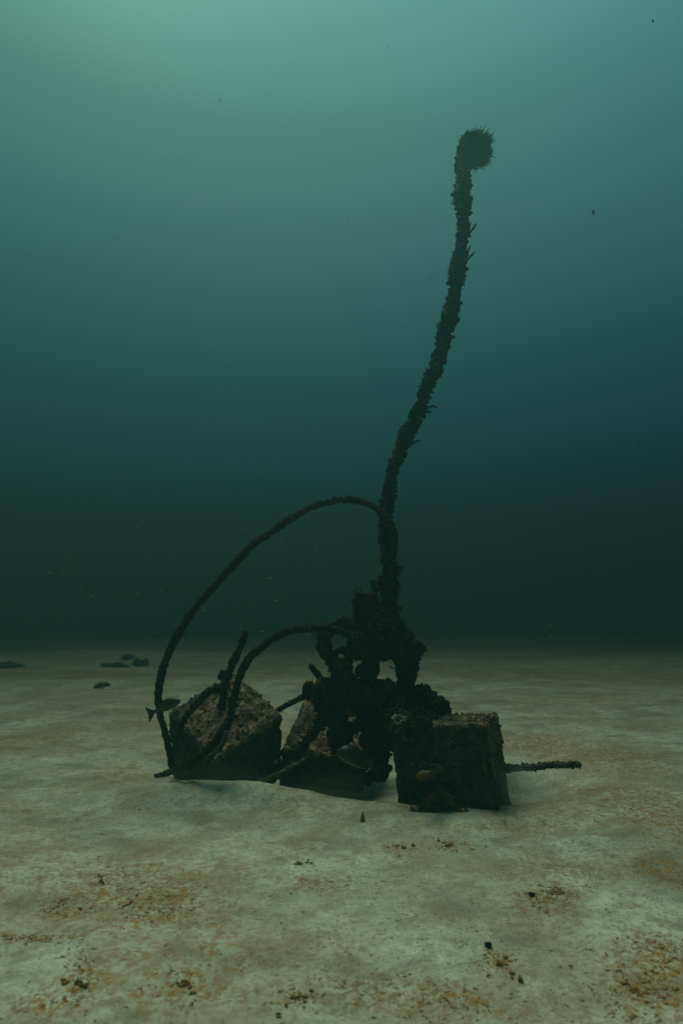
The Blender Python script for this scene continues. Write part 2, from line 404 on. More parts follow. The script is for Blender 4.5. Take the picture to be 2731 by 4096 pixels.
def make_block(label, top, down, seed, tuft_n=260, **kw):
    mb, film, cen = block('b', top, down, seed, **kw)
    base = [float(cen[0]), float(cen[1]), float(min((np.array(t) + down)[2] for t in top))]
    e = empty('concrete_block', base, label, 'concrete block', 'concrete mooring blocks on the sand')
    o = mb.build('block_body', M_conc, e)
    at = o.data.attributes.new('film', 'FLOAT', 'POINT'); at.data.foreach_set('value', film.astype(np.float32))
    V = np.vstack(mb.v); nr = V - cen; nr /= np.linalg.norm(nr, axis=1)[:, None]
    t = MB(); sel = film < .5
    lumps(t, V[sel], nr[sel], tuft_n, .003, .010); tufts(t, V[sel], nr[sel], tuft_n // 2, .004, .012, (2, 4), .0016)
    t.build('crust', M_crust, e)
    t = MB(); sel = film >= .5
    lumps(t, V[sel], nr[sel], tuft_n // 2, .003, .008); tufts(t, V[sel], nr[sel], tuft_n, .005, .016, (2, 4), .0014)
    t.build('algae_growth', M_dark, e)
    return e
M_crust = fouling('crust_lumps', [(.3, (.03, .024, .015)), (.5, (.10, .08, .048)), (.7, (.24, .19, .12))], 50)

DL = 3.02
bl = make_block('tilted concrete block on the left, pale crusted top tipped towards the viewer under crossing ropes',
    [P(943, 2682, DL + .20), P(1136, 2858, DL + .0), P(858, 3030, DL - .26), P(668, 2842, DL - .02)],
    np.array([-.02, .22, -.36]), 2.0)
DM = 3.20
bm_ = make_block('middle concrete block, half hidden behind the overgrown rope tangle',
    [P(1232, 2764, DM + .20), P(1530, 2800, DM + .15), P(1508, 3066, DM - .22), P(1126, 3002, DM - .16)],
    np.array([-.03, .16, -.24]), 5.0)
DR = 2.57
br = make_block('upright concrete block at the right with a steel bar stub in its dark front face',
    [P(1650, 2858, DR + .46), P(1992, 2846, DR + .30), P(1944, 2886, DR - .08), P(1562, 2904, DR + .08)],
    np.array([.035, -.03, -.46]), 8.0, tuft_n=340, round_=.010, rough=.007, side=.35)

# ------------------------------------------------------------------ bars, ropes
def pxtube(pts, step=.007):
    """rows (px, py, Y, half width in photo px) -> spline of world points with radii"""
    q = []
    for px, py, Yd, hw in pts:
        p = P(px, py, Yd); q.append((*p, hw / ppm(p)))
    return spline(q, step=step)
def rope(name, part, label, cat, pts, mat, grow_mat, nl=200, nt=150, l1=.02, group=None, lr=(.002, .006), twist=.18, parent=None, blades=(2, 5), w=.0016, clump=0.0, **kw):
    sp = pxtube(pts); e = parent
    wob = np.clip(np.minimum(np.arange(len(sp)), np.arange(len(sp))[::-1]) / 25.0, 0, 1)[:, None]
    sp[:, :3] += wob * .007 * np.stack([fbm(sp[:, :3] * 6 + q, 2) for q in (1, 20, 40)], 1); sp[:, 3] *= 1 + .13 * fbm(sp[:, :3] * 11, 2)
    if e is None:
        low = sp[np.argmin(sp[:, 2]), :3]; e = empty(name, low, label, cat, group)
    mb = MB(); pos, nr = tube(mb, sp, twist=twist, **kw); o = mb.build(part, mat, e)
    if nl or nt:
        g = MB(); lumps(g, pos, nr, nl, *lr); tufts(g, pos, nr, nt, .004, l1, blades, w, clump=clump); g.build('algae_growth', grow_mat, e if parent is None else o)
    return e

# the long rope rising to the buoy
main = [(1564,2445,2.95,26),(1562,2400,2.95,25),(1558,2351,2.95,26),(1557,2264,2.95,26),(1546,2177,2.95,25),(1541,2110,2.96,25),(1545,2040,2.98,24),(1552,1986,3.0,23),(1576,1881,3.03,22),(1600,1810,3.05,22),
        (1629,1742,3.07,22),(1655,1680,3.09,22),(1681,1620,3.12,22),(1708,1550,3.15,22),(1735,1480,3.18,23),(1768,1380,3.23,23),(1800,1240,3.30,23),(1818,1150,3.35,23),(1830,1080,3.39,23),
        (1846,958,3.48,22),(1851,871,3.56,22),(1850,790,3.68,22),(1849,720,3.85,22),(1845,660,4.1,20),(1850,610,4.45,18),(1862,565,4.8,15),(1885,545,5.1,13)]
rope('mooring_rope', 'rope', 'long algae-covered rope rising from the tangle up to the buoy', 'rope', main, M_pole, M_pole, nl=3600, nt=2600, l1=.040, lr=(.003, .016), twist=.0, amp=.35, low=.34, blades=(3, 7), w=.0026, clump=1.7)
mr = [o for o in C.objects if o.name == 'mooring_rope'][0]
for pts in ([(1870,945,3.5),(1886,920,3.49),(1902,897,3.48)], [(1862,1045,3.42),(1880,1026,3.41),(1896,1009,3.4)], [(1866,1030,3.42),(1872,1005,3.42),(1878,985,3.42)], [(1870,810,3.66),(1884,802,3.66),(1888,790,3.66)],
            [(1836,790,3.66),(1820,786,3.66),(1812,780,3.66)], [(1696,1640,3.11),(1722,1626,3.1),(1735,1626,3.1),(1748,1632,3.1)], [(1698,1648,3.11),(1722,1650,3.11)], [(1645,1770,3.06),(1665,1763,3.06),(1676,1765,3.06)],
            [(1585,1870,3.05),(1572,1850,3.05),(1562,1838,3.05)], [(1580,2266,2.93),(1592,2268,2.93),(1609,2267,2.93)], [(1580,2272,2.93),(1594,2280,2.93),(1608,2278,2.93)], [(1790,1340,3.25),(1806,1345,3.25),(1818,1352,3.25)], [(1716,1520,3.16),(1692,1512,3.16)],
            [(1800,1290,3.27),(1816,1296,3.27),(1826,1290,3.27)], [(1560,1990,2.99),(1574,2000,2.98)], [(1840,1100,3.38),(1852,1108,3.38),(1862,1100,3.38)]):
    b_ = MB(); sp_ = pxtube([(a, b, c_, 4.2 - 1.5 * k_ / len(pts)) for k_, (a, b, c_) in enumerate(pts)], .005); pos, nr = tube(b_, sp_, sides=7, amp=.5, freq=120)
    tufts(b_, pos, nr, 14, .006, .02, (1, 3), .002); b_.build('stalk', M_pole, mr)
# buoy
bc = P(1905, 596, 5.6); k = ppm(bc)
be = empty('mooring_buoy', bc - np.array([0, 0, 60 / k]), 'round fouled buoy hazy at the top of the long rope', 'buoy')
mb = MB(); pos, nr = blob(mb, bc, (42 / k, 42 / k, 52 / k), 4, .34, 3.0); mb.build('float', M_buoy, be)
g = MB(); lumps(g, pos, nr, 420, .008, .034); tufts(g, pos, nr, 1900, .015, .10, (3, 8), .0045, clump=.8, cf=9); tufts(g, pos, nr, 260, .06, .16, (2, 5), .006, .5)
hang = pos[pos[:, 2] < bc[2] - .03]; tufts(g, hang, np.tile([.1, 0, -1.], (len(hang), 1)), 90, .04, .12, (3, 5), .006, 0.5)
g.build('algae_growth', M_buoy, be)

# arched ropes
arch = [(1560,2330,2.93,14),(1568,2250,2.90,15),(1573,2170,2.89,16),(1563,2110,2.89,16),(1541,2062,2.90,15),(1515,2034,2.91,14),(1472,2012,2.92,13),(1411,1999,2.93,13),(1341,2002,2.93,13),(1280,2017,2.93,13),(1219,2043,2.93,13),
        (1150,2081,2.92,14),(1080,2128,2.92,14),(1001,2189,2.91,14),(932,2259,2.91,14),(871,2325,2.90,14),(819,2383,2.9,14),(766,2452,2.9,14),(723,2517,2.9,14),(688,2586,2.9,15),(660,2650,2.9,15),
        (645,2717,2.9,14),(638,2787,2.9,13),(643,2860,2.9,12),(660,2930,2.9,12),(676,3000,2.9,12),(690,3080,2.9,12)]
rope('arched_rope', 'rope', 'tall arched rope curving from the long rope down to the left of the tilted block', 'rope', arch, M_rope, M_rope, nl=1300, nt=900, l1=.010)
arch2 = [(1450,2550,2.88,15),(1400,2540,2.86,15),(1345,2520,2.84,14),(1284,2511,2.83,12),(1217,2510,2.82,12),(1175,2515,2.82,12),(1130,2530,2.82,12),(1086,2550,2.81,12.5),(1054,2575,2.81,13),(1023,2604,2.8,13),(996,2642,2.8,13),
         (979,2673,2.79,14),(962,2713,2.78,14),(947,2762,2.77,14),(929,2820,2.75,15),(916,2865,2.72,15),(903,2901,2.70,17),(880,2937,2.69,18),(856,2975,2.68,18),(818,3012,2.67,17),(751,3060,2.70,14),(697,3084,2.76,12),(655,3098,2.80,9),(625,3104,2.83,5)]
rope('low_rope', 'rope', 'low rope looping from the tangle over the tilted left block to the sand', 'rope', arch2, M_rope, M_rope, nl=1100, nt=800, l1=.010)
# second strand lying beside its foot
strand = [(905,2930,2.66,10),(890,2975,2.65,11),(860,3010,2.645,10),(815,3045,2.65,9),(775,3078,2.70,8),(752,3100,2.75,5)]
rope('thin_rope', 'rope', 'thinner twisted rope lying just right of the low rope where it meets the sand', 'rope', strand, M_bar, M_rope, nl=120, nt=60, l1=.008, twist=.3, pitch=.05)
rope('sunken_rope', 'rope', 'silted rope crossing the dark gap between the tilted left block and the middle block', 'rope',
     [(1235,3030,2.86,9),(1190,3056,2.84,11),(1150,3078,2.80,12),(1105,3100,2.77,11),(1060,3118,2.76,9),(1015,3135,2.77,7)], M_bar, M_rope, nl=150, nt=90, l1=.010)
rub = MB(); rb_e = None
for (px, py, Yd, r) in ((1140,3085,2.88,.030),(1165,3070,2.95,.035),(1120,3060,2.9,.030),(1470,3120,2.85,.028),(1500,3095,2.88,.034),(1525,3110,2.8,.022),(1540,3075,2.82,.026)):
    rub = MB(); p = P(px, py, Yd); p[2] = max(gz(p[0], p[1]) + r * .4, p[2]); pos, nr = blob(rub, p, (r, r * .8, r * .75), 3, .55, 2.4, seed=px); lumps(rub, pos, nr, 30, .003, .008); tufts(rub, pos, nr, 50, .005, .016)
    o = rub.build('stone', M_dark); tag(o, 'dark overgrown stone wedged low ' + ('between the tilted left block and the middle block' if px < 1300 else 'between the middle block and the upright right block'), 'stone', 'overgrown stones lying in the gaps between the blocks')
# upright stub on the left block
stub = [(884,2832,2.78,16),(889,2800,2.78,15),(900,2754,2.78,14),(916,2709,2.79,13),(934,2664,2.79,13),(952,2611,2.8,12.5),(970,2566,2.8,12),(982,2530,2.8,12)]
rope('rope_stub', 'rope', 'short straight rope end standing up from the top of the tilted left block', 'rope end', stub, M_rope, M_rope, nl=320, nt=180, l1=.008)
# loop cast into the left block
loop = [(894,2760,2.90,11),(862,2756,2.86,13),(832,2770,2.83,13),(802,2800,2.80,12),(770,2838,2.77,11),(742,2872,2.755,11),(724,2905,2.745,11),(718,2950,2.74,10)]
rope('x', 'lifting_loop', None, None, loop, M_rope, M_rope, nl=260, nt=200, l1=.010, parent=bl)
knob = MB(); pos, nr = blob(knob, P(893, 2704, 3.165), (.024, .02, .028), 3, .3); tufts(knob, pos, nr, 60, .006, .012); knob.build('algae_clump', M_dark, bl)

# steel bars
rope('x', 'steel_bar', None, None, [(1108,2842,3.16,9),(1150,2818,3.12,10),(1206,2789,3.08,11),(1260,2765,3.06,11)], M_rope, M_dark, nl=120, nt=60, l1=.008, parent=bm_, twist=0)
rope('bar_stub', 'steel_bar', 'short dark bar stub poking up at the left of the tangle', 'steel bar',
     [(1320,2790,3.0,13),(1284,2722,3.0,12),(1262,2690,2.99,11.5),(1243,2664,2.98,11)], M_black, M_dark, nl=60, nt=30, l1=.006, twist=0)
rope('x', 'steel_bar', None, None, [(1960,3078,2.80,15),(2012,3073,2.80,15),(2060,3070,2.80,14),(2150,3066,2.80,12.5),(2240,3062,2.80,11),(2316,3058,2.80,10)], M_bar, M_rope, nl=260, nt=160, l1=.010, parent=br, twist=0, amp=.2)
rope('x', 'bar_end', None, None, [(1760,3082,2.56,17),(1725,3092,2.47,18),(1684,3106,2.38,19)], M_bar, M_rope, nl=50, nt=20, l1=.006, parent=br, twist=0)
cap = MB(); p = P(1681, 3107, 2.372); blob(cap, p, (.013, .006, .014), 3, .3); cap.build('rust_cap', fouling('rust', [(.3, (.10, .05, .015)), (.7, (.32, .17, .04))], 90), br)
# black sponge on the bar
sc_ = P(1233, 2762, 3.0); k = ppm(sc_)
se = empty('black_sponge', sc_ - np.array([0, 0, 42 / k]), 'smooth black sponge lump with yellow fringe on the bar beside the middle block', 'sponge')
mb = MB(); blob(mb, sc_, (24 / k, 24 / k, 40 / k), 4, .08, 1.5); mb.build('body', M_black, se)
for (px, py, r) in ((1234, 2728, 7), (1247, 2727, 6), (1256, 2750, 6), (1250, 2776, 5)):
    y_ = MB(); blob(y_, P(px, py, 2.985), r / k, 2, .4); y_.build('yellow_lobe', M_yellow, se)

# ------------------------------------------------------------------ the overgrown rope tangle
te = empty('rope_tangle', P(1500, 3150, 2.95), 'dark overgrown heap of knotted rope looming over the blocks', 'rope tangle')
def cc(lst, y0):       # crop coordinates of the tangle close-up -> photo pixels
    return [(1150 + .4464 * a, 2250 + .4464 * b, (y0 + (q[3] if len(q) > 3 else 0)), .4464 * q[2]) for q in lst for a, b in ((q[0], q[1]),)]
STR = [  # knotted strands that keep a rope-like outline
  [(600,560,52),(510,545,44),(420,590,46),(330,650,58),(315,740,62),(350,800,62),(395,860,45),(420,960,55)],
  [(560,700,30),(600,770,36),(550,850,38),(515,950,55)],
  [(430,800,26),(520,790,32),(620,830,40),(720,830,50)],
  [(590,640,40),(700,620,70),(800,640,80)],
  [(760,170,18),(775,240,15),(795,320,17),(805,420,28)],
  [(850,130,40),(830,190,28),(800,240,26)],
  [(860,350,22),(845,380,18),(800,400,20)],
]
BODY = [
  [(650,320,48),(670,400,68),(690,480,88),(720,560,100),(760,680,110),(800,770,90)],
  [(700,290,40),(715,380,55),(770,490,80),(900,520,60)],
  [(915,460,50),(900,530,75),(950,600,85),(1040,680,78)],
  [(1110,720,88),(1105,800,100),(1080,870,85),(1130,920,40),(1132,970,16)],
  [(900,700,100),(880,780,85),(830,840,45)],
  [(1000,760,60),(1010,880,52),(1030,980,62),(1075,1060,70)],
  [(760,850,42),(740,930,58),(715,1020,75)],
  [(440,930,62),(480,1000,90),(520,1080,110)],
  [(320,1080,75),(350,1200,105),(370,1320,85),(420,1420,70)],
  [(600,1120,110),(620,1220,120),(560,1300,60)],
  [(850,1140,105),(870,1280,130),(860,1400,110)],
  [(1060,1110,70),(1090,1230,110),(1120,1360,120)],
  [(380,1110,80),(560,1190,115),(760,1230,125),(960,1230,120)],
  [(690,1040,60),(760,1130,90),(860,1110,55),(930,1100,50)],
  [(430,1300,70),(600,1300,70),(760,1320,80),(900,1400,90)],
  [(1160,1130,40),(1250,1240,78),(1360,1320,82),(1420,1360,55)],
]
HANG = [
  [(440,1350,85,.0),(460,1480,90,-.02),(465,1600,85,-.04),(470,1700,70,-.05)],
  [(330,1360,45),(240,1520,38),(130,1640,34),(40,1710,30)],
  [(720,1330,42),(650,1420,38),(560,1500,36),(500,1570,40)],
  [(760,1400,100,.05),(770,1550,95,.08),(760,1690,70,.08)],
  [(850,1420,75,.02),(850,1600,70,.02),(850,1790,48,.02)],
  [(690,1560,60,.04),(740,1680,60,.03),(790,1790,45,.02)],
  [(960,1400,105,-.16),(960,1520,95,-.2),(950,1650,70,-.22)],
  [(1150,1380,85,-.14),(1260,1400,62,-.12),(1330,1390,40,-.1)],
  [(930,1370,70,-.22),(1050,1400,80,-.30),(1180,1430,70,-.34),(1270,1440,42,-.36)],
  [(1000,1450,80,-.28),(1040,1560,60,-.34),(1060,1680,40,-.37)],
]
def growth_run(runs, y0, part, mat, nl, nt, l1, seed):
    for k_, r_ in enumerate(runs):
        tb, gr = MB(), MB()
        pts = cc(r_, y0); sp = pxtube(pts, step=.012)
        pos, nr = tube(tb, sp, sides=26, amp=.30, freq=24, low=.36, seed=seed + k_ * 3.1)
        area = sum(q[2] for q in r_) / len(r_) * len(sp)
        lumps(gr, pos, nr, int(area * nl), .004, .014); tufts(gr, pos, nr, int(area * nt), .007, l1, (3, 6), .0024)
        o = tb.build(part, mat, te); gr.build('algae_growth', M_dark2 if part != 'hanging_growth' else M_dark, o)
M_dark2 = fouling('brown_growth', [(.3, (.008, .010, .007)), (.5, (.026, .024, .015)), (.63, (.06, .045, .028)), (.78, (.12, .09, .05))], 30)
growth_run(STR, 2.93, 'knotted_rope', M_dark, .16, .16, .025, 1)
growth_run(BODY, 2.93, 'overgrown_rope', M_dark, .16, .20, .032, 50)
growth_run(HANG, 2.90, 'hanging_growth', M_dark, .12, .16, .025, 90)
# ochre algae bushes on the tangle
for c_, r_, Yd in (((470,900),60,2.86),((760,300),40,2.88),((500,520),35,2.88),((1240,1140),45,2.86),((640,300),32,2.9),((840,560),38,2.85),((1100,660),40,2.82),((1010,780),30,2.83),((700,840),36,2.85),((360,640),30,2.87),((540,1010),40,2.84),((900,1120),42,2.82),((330,1060),34,2.84),((1320,1270),40,2.82),((1000,1230),45,2.80),((720,1180),36,2.8),((560,1340),36,2.8)):
    px, py = 1150 + .4464 * c_[0], 2250 + .4464 * c_[1]; p = P(px, py, Yd); k = ppm(p); b_ = MB()
    pos, nr = blob(b_, p, .4464 * r_ / k * .6, 3, .6, seed=px); tufts(b_, pos, nr, 110, .008, .024, (3, 6), .002); lumps(b_, pos, nr, 40, .003, .008); b_.build('ochre_algae', M_ochre, te)
# wiry stalks
for pts in ([(1128,590),(1050,600),(1055,560)], [(1250,1160),(1280,1140),(1262,1105),(1232,1090)], [(620,300),(600,290),(605,250),(640,235),(660,250)], [(960,950),(930,940),(918,935)], [(965,30),(995,42),(1027,38)], [(965,55),(1000,68),(1025,68)]):
    b_ = MB(); tube(b_, pxtube([(1150 + .4464 * a, 2250 + .4464 * b, 2.9, 3.2) for a, b in pts], .004), sides=7, amp=.4, freq=150); b_.build('stalk', M_dark2, te)
# ring of small pale lumps standing in for a bright gap in the tangle
b_ = MB(); ring = [(945,1400),(965,1378),(1000,1370),(1040,1385),(1045,1405),(1015,1425),(985,1440),(965,1425)]
for a, b in ring:
    p = P(1150 + .4464 * a, 2250 + .4464 * b, 2.42); blob(b_, p, (.004 + .006 * rnd.random(), .003, .0025 + .003 * rnd.random()), 3, .9, seed=a)
b_.build('pale_ring', M_pale, te)

# pale branching growth on the right block's front and weed at its foot
def on_front(px, py): return P(px, py, 2.50 - (px - 1560) / 385 * .09 - .0)
M_hyd = fouling('grey_hydroid', [(.3, (.03, .03, .027)), (.7, (.14, .14, .12))], 120)
def c3(a, b): return 1250 + .5102 * a, 2750 + .5102 * b
for path in ([(1115,390),(1130,440),(1150,500),(1168,555)], [(1060,430),(1100,425),(1130,450),(1110,500),(1070,490),(1060,440)], [(965,800),(985,850),(1020,900),(1040,910),(1060,880),(1085,840)],
             [(1080,890),(1100,860),(1130,835)], [(1100,700),(1120,670),(1140,650)], [(905,605),(950,600),(1000,605)], [(1270,470),(1300,480),(1320,490)]):
    pp = []
    for a, b in path:
        q = on_front(*c3(a, b)); pp.append((*(q + [0, -.012, 0]), .0018))
    g = MB(); tube(g, spline(pp, step=.004), sides=6, amp=.5, freq=200); g.build('branching_growth', M_hyd, br)
g = MB(); base = []; 
for i in range(200):
    px = 1735 + 48 * R3.normal(); base.append(P(px, 3205 + 45 * R3.rand(), 2.455))
base = np.array(base); base[:, 2] = [gz(q[0], q[1]) - .004 + .085 * R3.rand() ** 2 * math.exp(-((q[0] - .395) / .055) ** 2) for q in base]
lumps(g, base, np.tile([0, -1., .3], (len(base), 1)), 150, .003, .010, 2); tufts(g, base, np.tile([0, -.3, .8], (len(base), 1)), 420, .010, .045, (3, 6), .0018)
g.build('foot_algae', fouling('rusty_algae', [(.3, (.05, .032, .018)), (.6, (.16, .10, .055)), (.8, (.26, .17, .10))], 50), br)

# ------------------------------------------------------------------ fish
def fish_mat(name, back, side, belly):
    m, n, l, b = new_mat(name)
    at = N(n, 'ShaderNodeAttribute', attribute_name='side'); r = ramp(n, [(0.0, belly), (.20, belly), (.32, side), (1.0, back)])
    t = N(n, 'ShaderNodeTexCoord'); ns = N(n, 'ShaderNodeTexNoise', inp={'Scale': 60.0, 'Detail': 3}); l.new(t.outputs['Object'], ns.inputs['Vector'])
    ad = N(n, 'ShaderNodeMath', operation='MULTIPLY_ADD', inp={1: .22, 2: -.11}); l.new(ns.outputs[0], ad.inputs[0])
    a2 = N(n, 'ShaderNodeMath', operation='ADD'); l.new(at.outputs['Fac'], a2.inputs[0]); l.new(ad.outputs[0], a2.inputs[1])
    l.new(a2.outputs[0], r.inputs[0]); l.new(r.outputs[0], b.inputs['Base Color']); b.inputs['Roughness'].default_value = .45; b.inputs['Specular IOR Level'].default_value = .3
    return m
def fish_body(prof, L, mat, parent, name='body'):
    """prof rows: (t, top, bottom, half width) in body lengths; nose at +X"""
    prof = np.array(prof); t = np.linspace(0, 1, 40); th = np.linspace(0, 2 * np.pi, 20, endpoint=False); mb = MB(); V = []; sd = []
    for q in t:
        tp, bt, hw = (np.interp(q, prof[:, 0], prof[:, k_]) for k_ in (1, 2, 3))
        c_, hh = (tp + bt) / 2, (tp - bt) / 2
        for a in th: V.append((L * (0.5 - q), L * hw * math.cos(a), L * (c_ + hh * math.sin(a)))); sd.append(math.sin(a) * .5 + .5)
    f = [(i * 20 + j, i * 20 + (j + 1) % 20, (i + 1) * 20 + (j + 1) % 20, (i + 1) * 20 + j) for i in range(39) for j in range(20)]
    me = bpy.data.meshes.new(name); me.from_pydata(V, [], f + [tuple(range(19, -1, -1)), tuple(range(39 * 20, 40 * 20))]); me.shade_smooth(); me.materials.append(mat)
    at = me.attributes.new('side', 'FLOAT', 'POINT'); at.data.foreach_set('value', np.array(sd, np.float32))
    o = bpy.data.objects.new(name, me); C.objects.link(o); o.parent = parent; return o
def fin(name, pts, parent, mat, th=.0012, L=1.0, tilt=None):
    """thin solid fin from an outline in the x-z plane (body lengths)"""
    n = len(pts); V = []
    for s_ in (-1, 1):
        for x, z in pts: V.append([x * L, s_ * th, z * L])
    V = np.array(V)
    if tilt is not None:
        M_, off = tilt; V = V @ np.array(M_).T + np.array(off) * L
    f = [tuple(range(n - 1, -1, -1)), tuple(range(n, 2 * n))] + [(i, (i + 1) % n, n + (i + 1) % n, n + i) for i in range(n)]
    me = bpy.data.meshes.new(name); me.from_pydata(V.tolist(), [], f); me.materials.append(mat)
    o = bpy.data.objects.new(name, me); C.objects.link(o); o.parent = parent; return o
def orb(name, parent, mat, c_, r, L):
    mb = MB(); v, f = ICO[3]; mb.add(v * r * L + np.array(c_) * L, f); me_o = mb.build(name, mat, parent=type('x', (), {'__getitem__': lambda s, k: [0, 0, 0]})() if False else None, loc=(0, 0, 0))
    me_o.parent = parent; del me_o['_o']; return me_o
def aim(o, nose, tail, roll=0.0):
    nose, tail = mathutils.Vector(nose), mathutils.Vector(tail); x = (nose - tail).normalized()
    up = mathutils.Vector((0, 0, 1)); y = up.cross(x).normalized(); z = x.cross(y)
    o.matrix_world = mathutils.Matrix.Translation((nose + tail) / 2) @ mathutils.Matrix((x, y, z)).transposed().to_4x4() @ mathutils.Matrix.Rotation(roll, 4, 'X')
M_eye, *_ = new_mat('fish_eye'); _[2].inputs['Base Color'].default_value = (.004, .004, .004, 1); _[2].inputs['Roughness'].default_value = .2
# slender brown fish over the arched rope
M_f1 = fish_mat('brown_fish', (.016, .015, .011), (.036, .032, .024), (.065, .058, .042))
M_fin = fouling('brown_fin', [(.3, (.03, .027, .018)), (.7, (.06, .052, .034))], 40, bump=.0005)
nose, tail = P(722, 2800, 2.60), P(612, 2850, 2.66); L = float(np.linalg.norm(nose - tail))
fe = empty('fish', (nose + tail) / 2, 'slender brown fish crossing the arched rope at the left of the tilted block', 'fish')
aim(fe, nose, tail)
fish_body([(0, .01, -.02, .005), (.05, .06, -.06, .05), (.15, .12, -.10, .085), (.3, .165, -.125, .10), (.5, .16, -.13, .095), (.7, .11, -.09, .065), (.88, .055, -.045, .03), (1, .05, -.05, .015)], L, M_f1, fe)
fin('tail_fin', [(-.46, .045), (-.58, .13), (-.72, .22), (-.66, .03), (-.70, -.20), (-.56, -.13), (-.46, -.045)], fe, M_fin, L=L)
fin('dorsal_fin', [(.22, .14), (.12, .185), (-.05, .19), (-.25, .15), (-.36, .10), (-.34, .04), (0, .10)], fe, M_fin, L=L)
fin('anal_fin', [(-.16, -.08), (-.22, -.17), (-.32, -.15), (-.34, -.05)], fe, M_fin, L=L)
fin('pectoral_fin', [(.16, -.03), (.02, -.01), (-.02, -.07), (.08, -.10)], fe, M_fin, L=L, tilt=(np.eye(3), (0, -.105, 0)))
orb('eye', fe, M_eye, (.39, -.065, .035), .022, L); orb('eye', fe, M_eye, (.39, .065, .035), .022, L)
# pufferfish in front of the middle block
M_f2 = fish_mat('puffer', (.022, .030, .026), (.032, .04, .034), (.15, .20, .165))
M_fin2 = fouling('puffer_fin', [(.3, (.04, .05, .04)), (.7, (.075, .085, .07))], 40, bump=.0005)
nose, tail = P(1356, 3004, 2.66), P(1506, 3072, 2.76); L = float(np.linalg.norm(nose - tail))
pe = empty('pufferfish', (nose + tail) / 2, 'blunt-headed puffer with pale belly and black eye before the middle block', 'fish')
aim(pe, nose, tail, math.radians(-24))
fish_body([(0, .05, -.07, .05), (.03, .10, -.10, .10), (.10, .17, -.125, .15), (.2, .215, -.14, .17), (.35, .22, -.155, .17), (.5, .185, -.16, .15), (.65, .13, -.14, .11), (.8, .07, -.09, .06), (.93, .04, -.05, .03), (1, .035, -.04, .015)], L, M_f2, pe)
fin('tail_fin', [(-.46, .04), (-.58, .10), (-.66, .11), (-.65, -.12), (-.57, -.11), (-.46, -.04)], pe, M_fin2, L=L)
fin('dorsal_fin', [(-.22, .10), (-.30, .24), (-.38, .22), (-.34, .06)], pe, M_fin2, L=L)
rot = mathutils.Matrix.Rotation(math.radians(35), 3, 'Z')
fin('pectoral_fin', [(.10, .0), (.04, .09), (-.10, .16), (-.19, .12), (-.15, .03), (.05, -.07)], pe, M_fin2, L=L, tilt=(np.array(rot.inverted()), (-.04, .17, .02)))
orb('eye', pe, M_eye, (.235, -.155, .075), .042, L); orb('eye', pe, M_eye, (.235, .155, .075), .042, L)
b_ = MB(); v, f = ICO[2]; b_.add(v * np.array([.022, .05, .028]) * L + np.array([.505, 0, -.02]) * L, f); mo = b_.build('mouth', M_fin2, loc=(0, 0, 0)); mo.parent = pe; del mo['_o']

# tiny fry drifting in the water
M_fry, n_, l_, b__ = new_mat('fry'); b__.inputs['Base Color'].default_value = (.30, .30, .19, 1); b__.inputs['Roughness'].default_value = .35
def fry_mesh():
    v, f = ICO[2]; q = v.copy(); x = q[:, 0]; th = np.where(x > 0, 1 - .15 * x, 1 + .75 * x) * .9 + .12
    q[:, 1] *= .10 * th; q[:, 2] *= .19 * th; q[:, 0] *= .85
    tv = np.array([(-.70, 0, .03), (-1.0, .0, .13), (-.93, 0, 0), (-1.0, 0, -.13), (-.70, 0, -.03)])
    mb = MB(); mb.add(q, f); mb.add(tv, [(0, 1, 2, 2)] and [(0, 1, 2), (0, 2, 4), (4, 2, 3)])
    return mb.build('fry', M_fry, loc=(0, 0, 0))
fry0 = fry_mesh(); del fry0['_o']
FL = 'tiny pale fry drifting in the dark open water left of the tangle'
FG = 'tiny fry schooling in the water round the ropes'
tag(fry0, FL, 'fish', FG)
def fry_at(px, py, Y, size, yaw, pit):
    global fry0
    o = fry0 if not fry_at.n else fry0.copy()
    if fry_at.n: C.objects.link(o)
    o.location = P(px, py, Y); o.rotation_euler = (0, pit, yaw); o.scale = (size / 2,) * 3; fry_at.n += 1; o['label'] = FL
fry_at.n = 0
for i in range(222):
    px = 60 + 1330 * R3.beta(1.3, 1.1); py = 1760 + 800 * R3.beta(1.6, 1.2)
    Yd = 2.4 + 3.4 * R3.rand() ** 1.1
    fry_at(px, py, Yd, .013 + .014 * R3.rand(), R3.rand() * 2 * math.pi, R3.normal(0, .35))
FL = 'tiny fry in the dark water just right of the tangle'
for i in range(30):
    fry_at(R3.uniform(1600, 1830), R3.uniform(2330, 2560), 2.8 + .6 * R3.rand(), .009 + .006 * R3.rand(), R3.rand() * 6.28, R3.normal(0, .4))
FL = 'tiny pale fry hovering in front of the dark overgrown tangle'
for (a, b) in ((790,500),(745,565),(820,602),(945,585),(985,640),(880,510),(920,630),(585,665),(620,680),(850,675),(1035,730),(545,810),(620,805),(640,740),(480,555),(505,850)):
    fry_at(1150 + .4464 * a, 2250 + .4464 * b, 2.72, .011 + .004 * R3.rand(), R3.rand() * .8 - .4 + (3.14 if R3.rand() < .5 else 0), R3.normal(0, .5))
FL = 'tiny pale fry hanging before the dark front of the tilted left block'
for (a, b) in ((580,362),(570,432),(530,502),(375,390),(390,525)):
    fry_at(850 + .4464 * a, 2850 + .4464 * b, 2.6, .010, R3.rand() * .8, -.8)
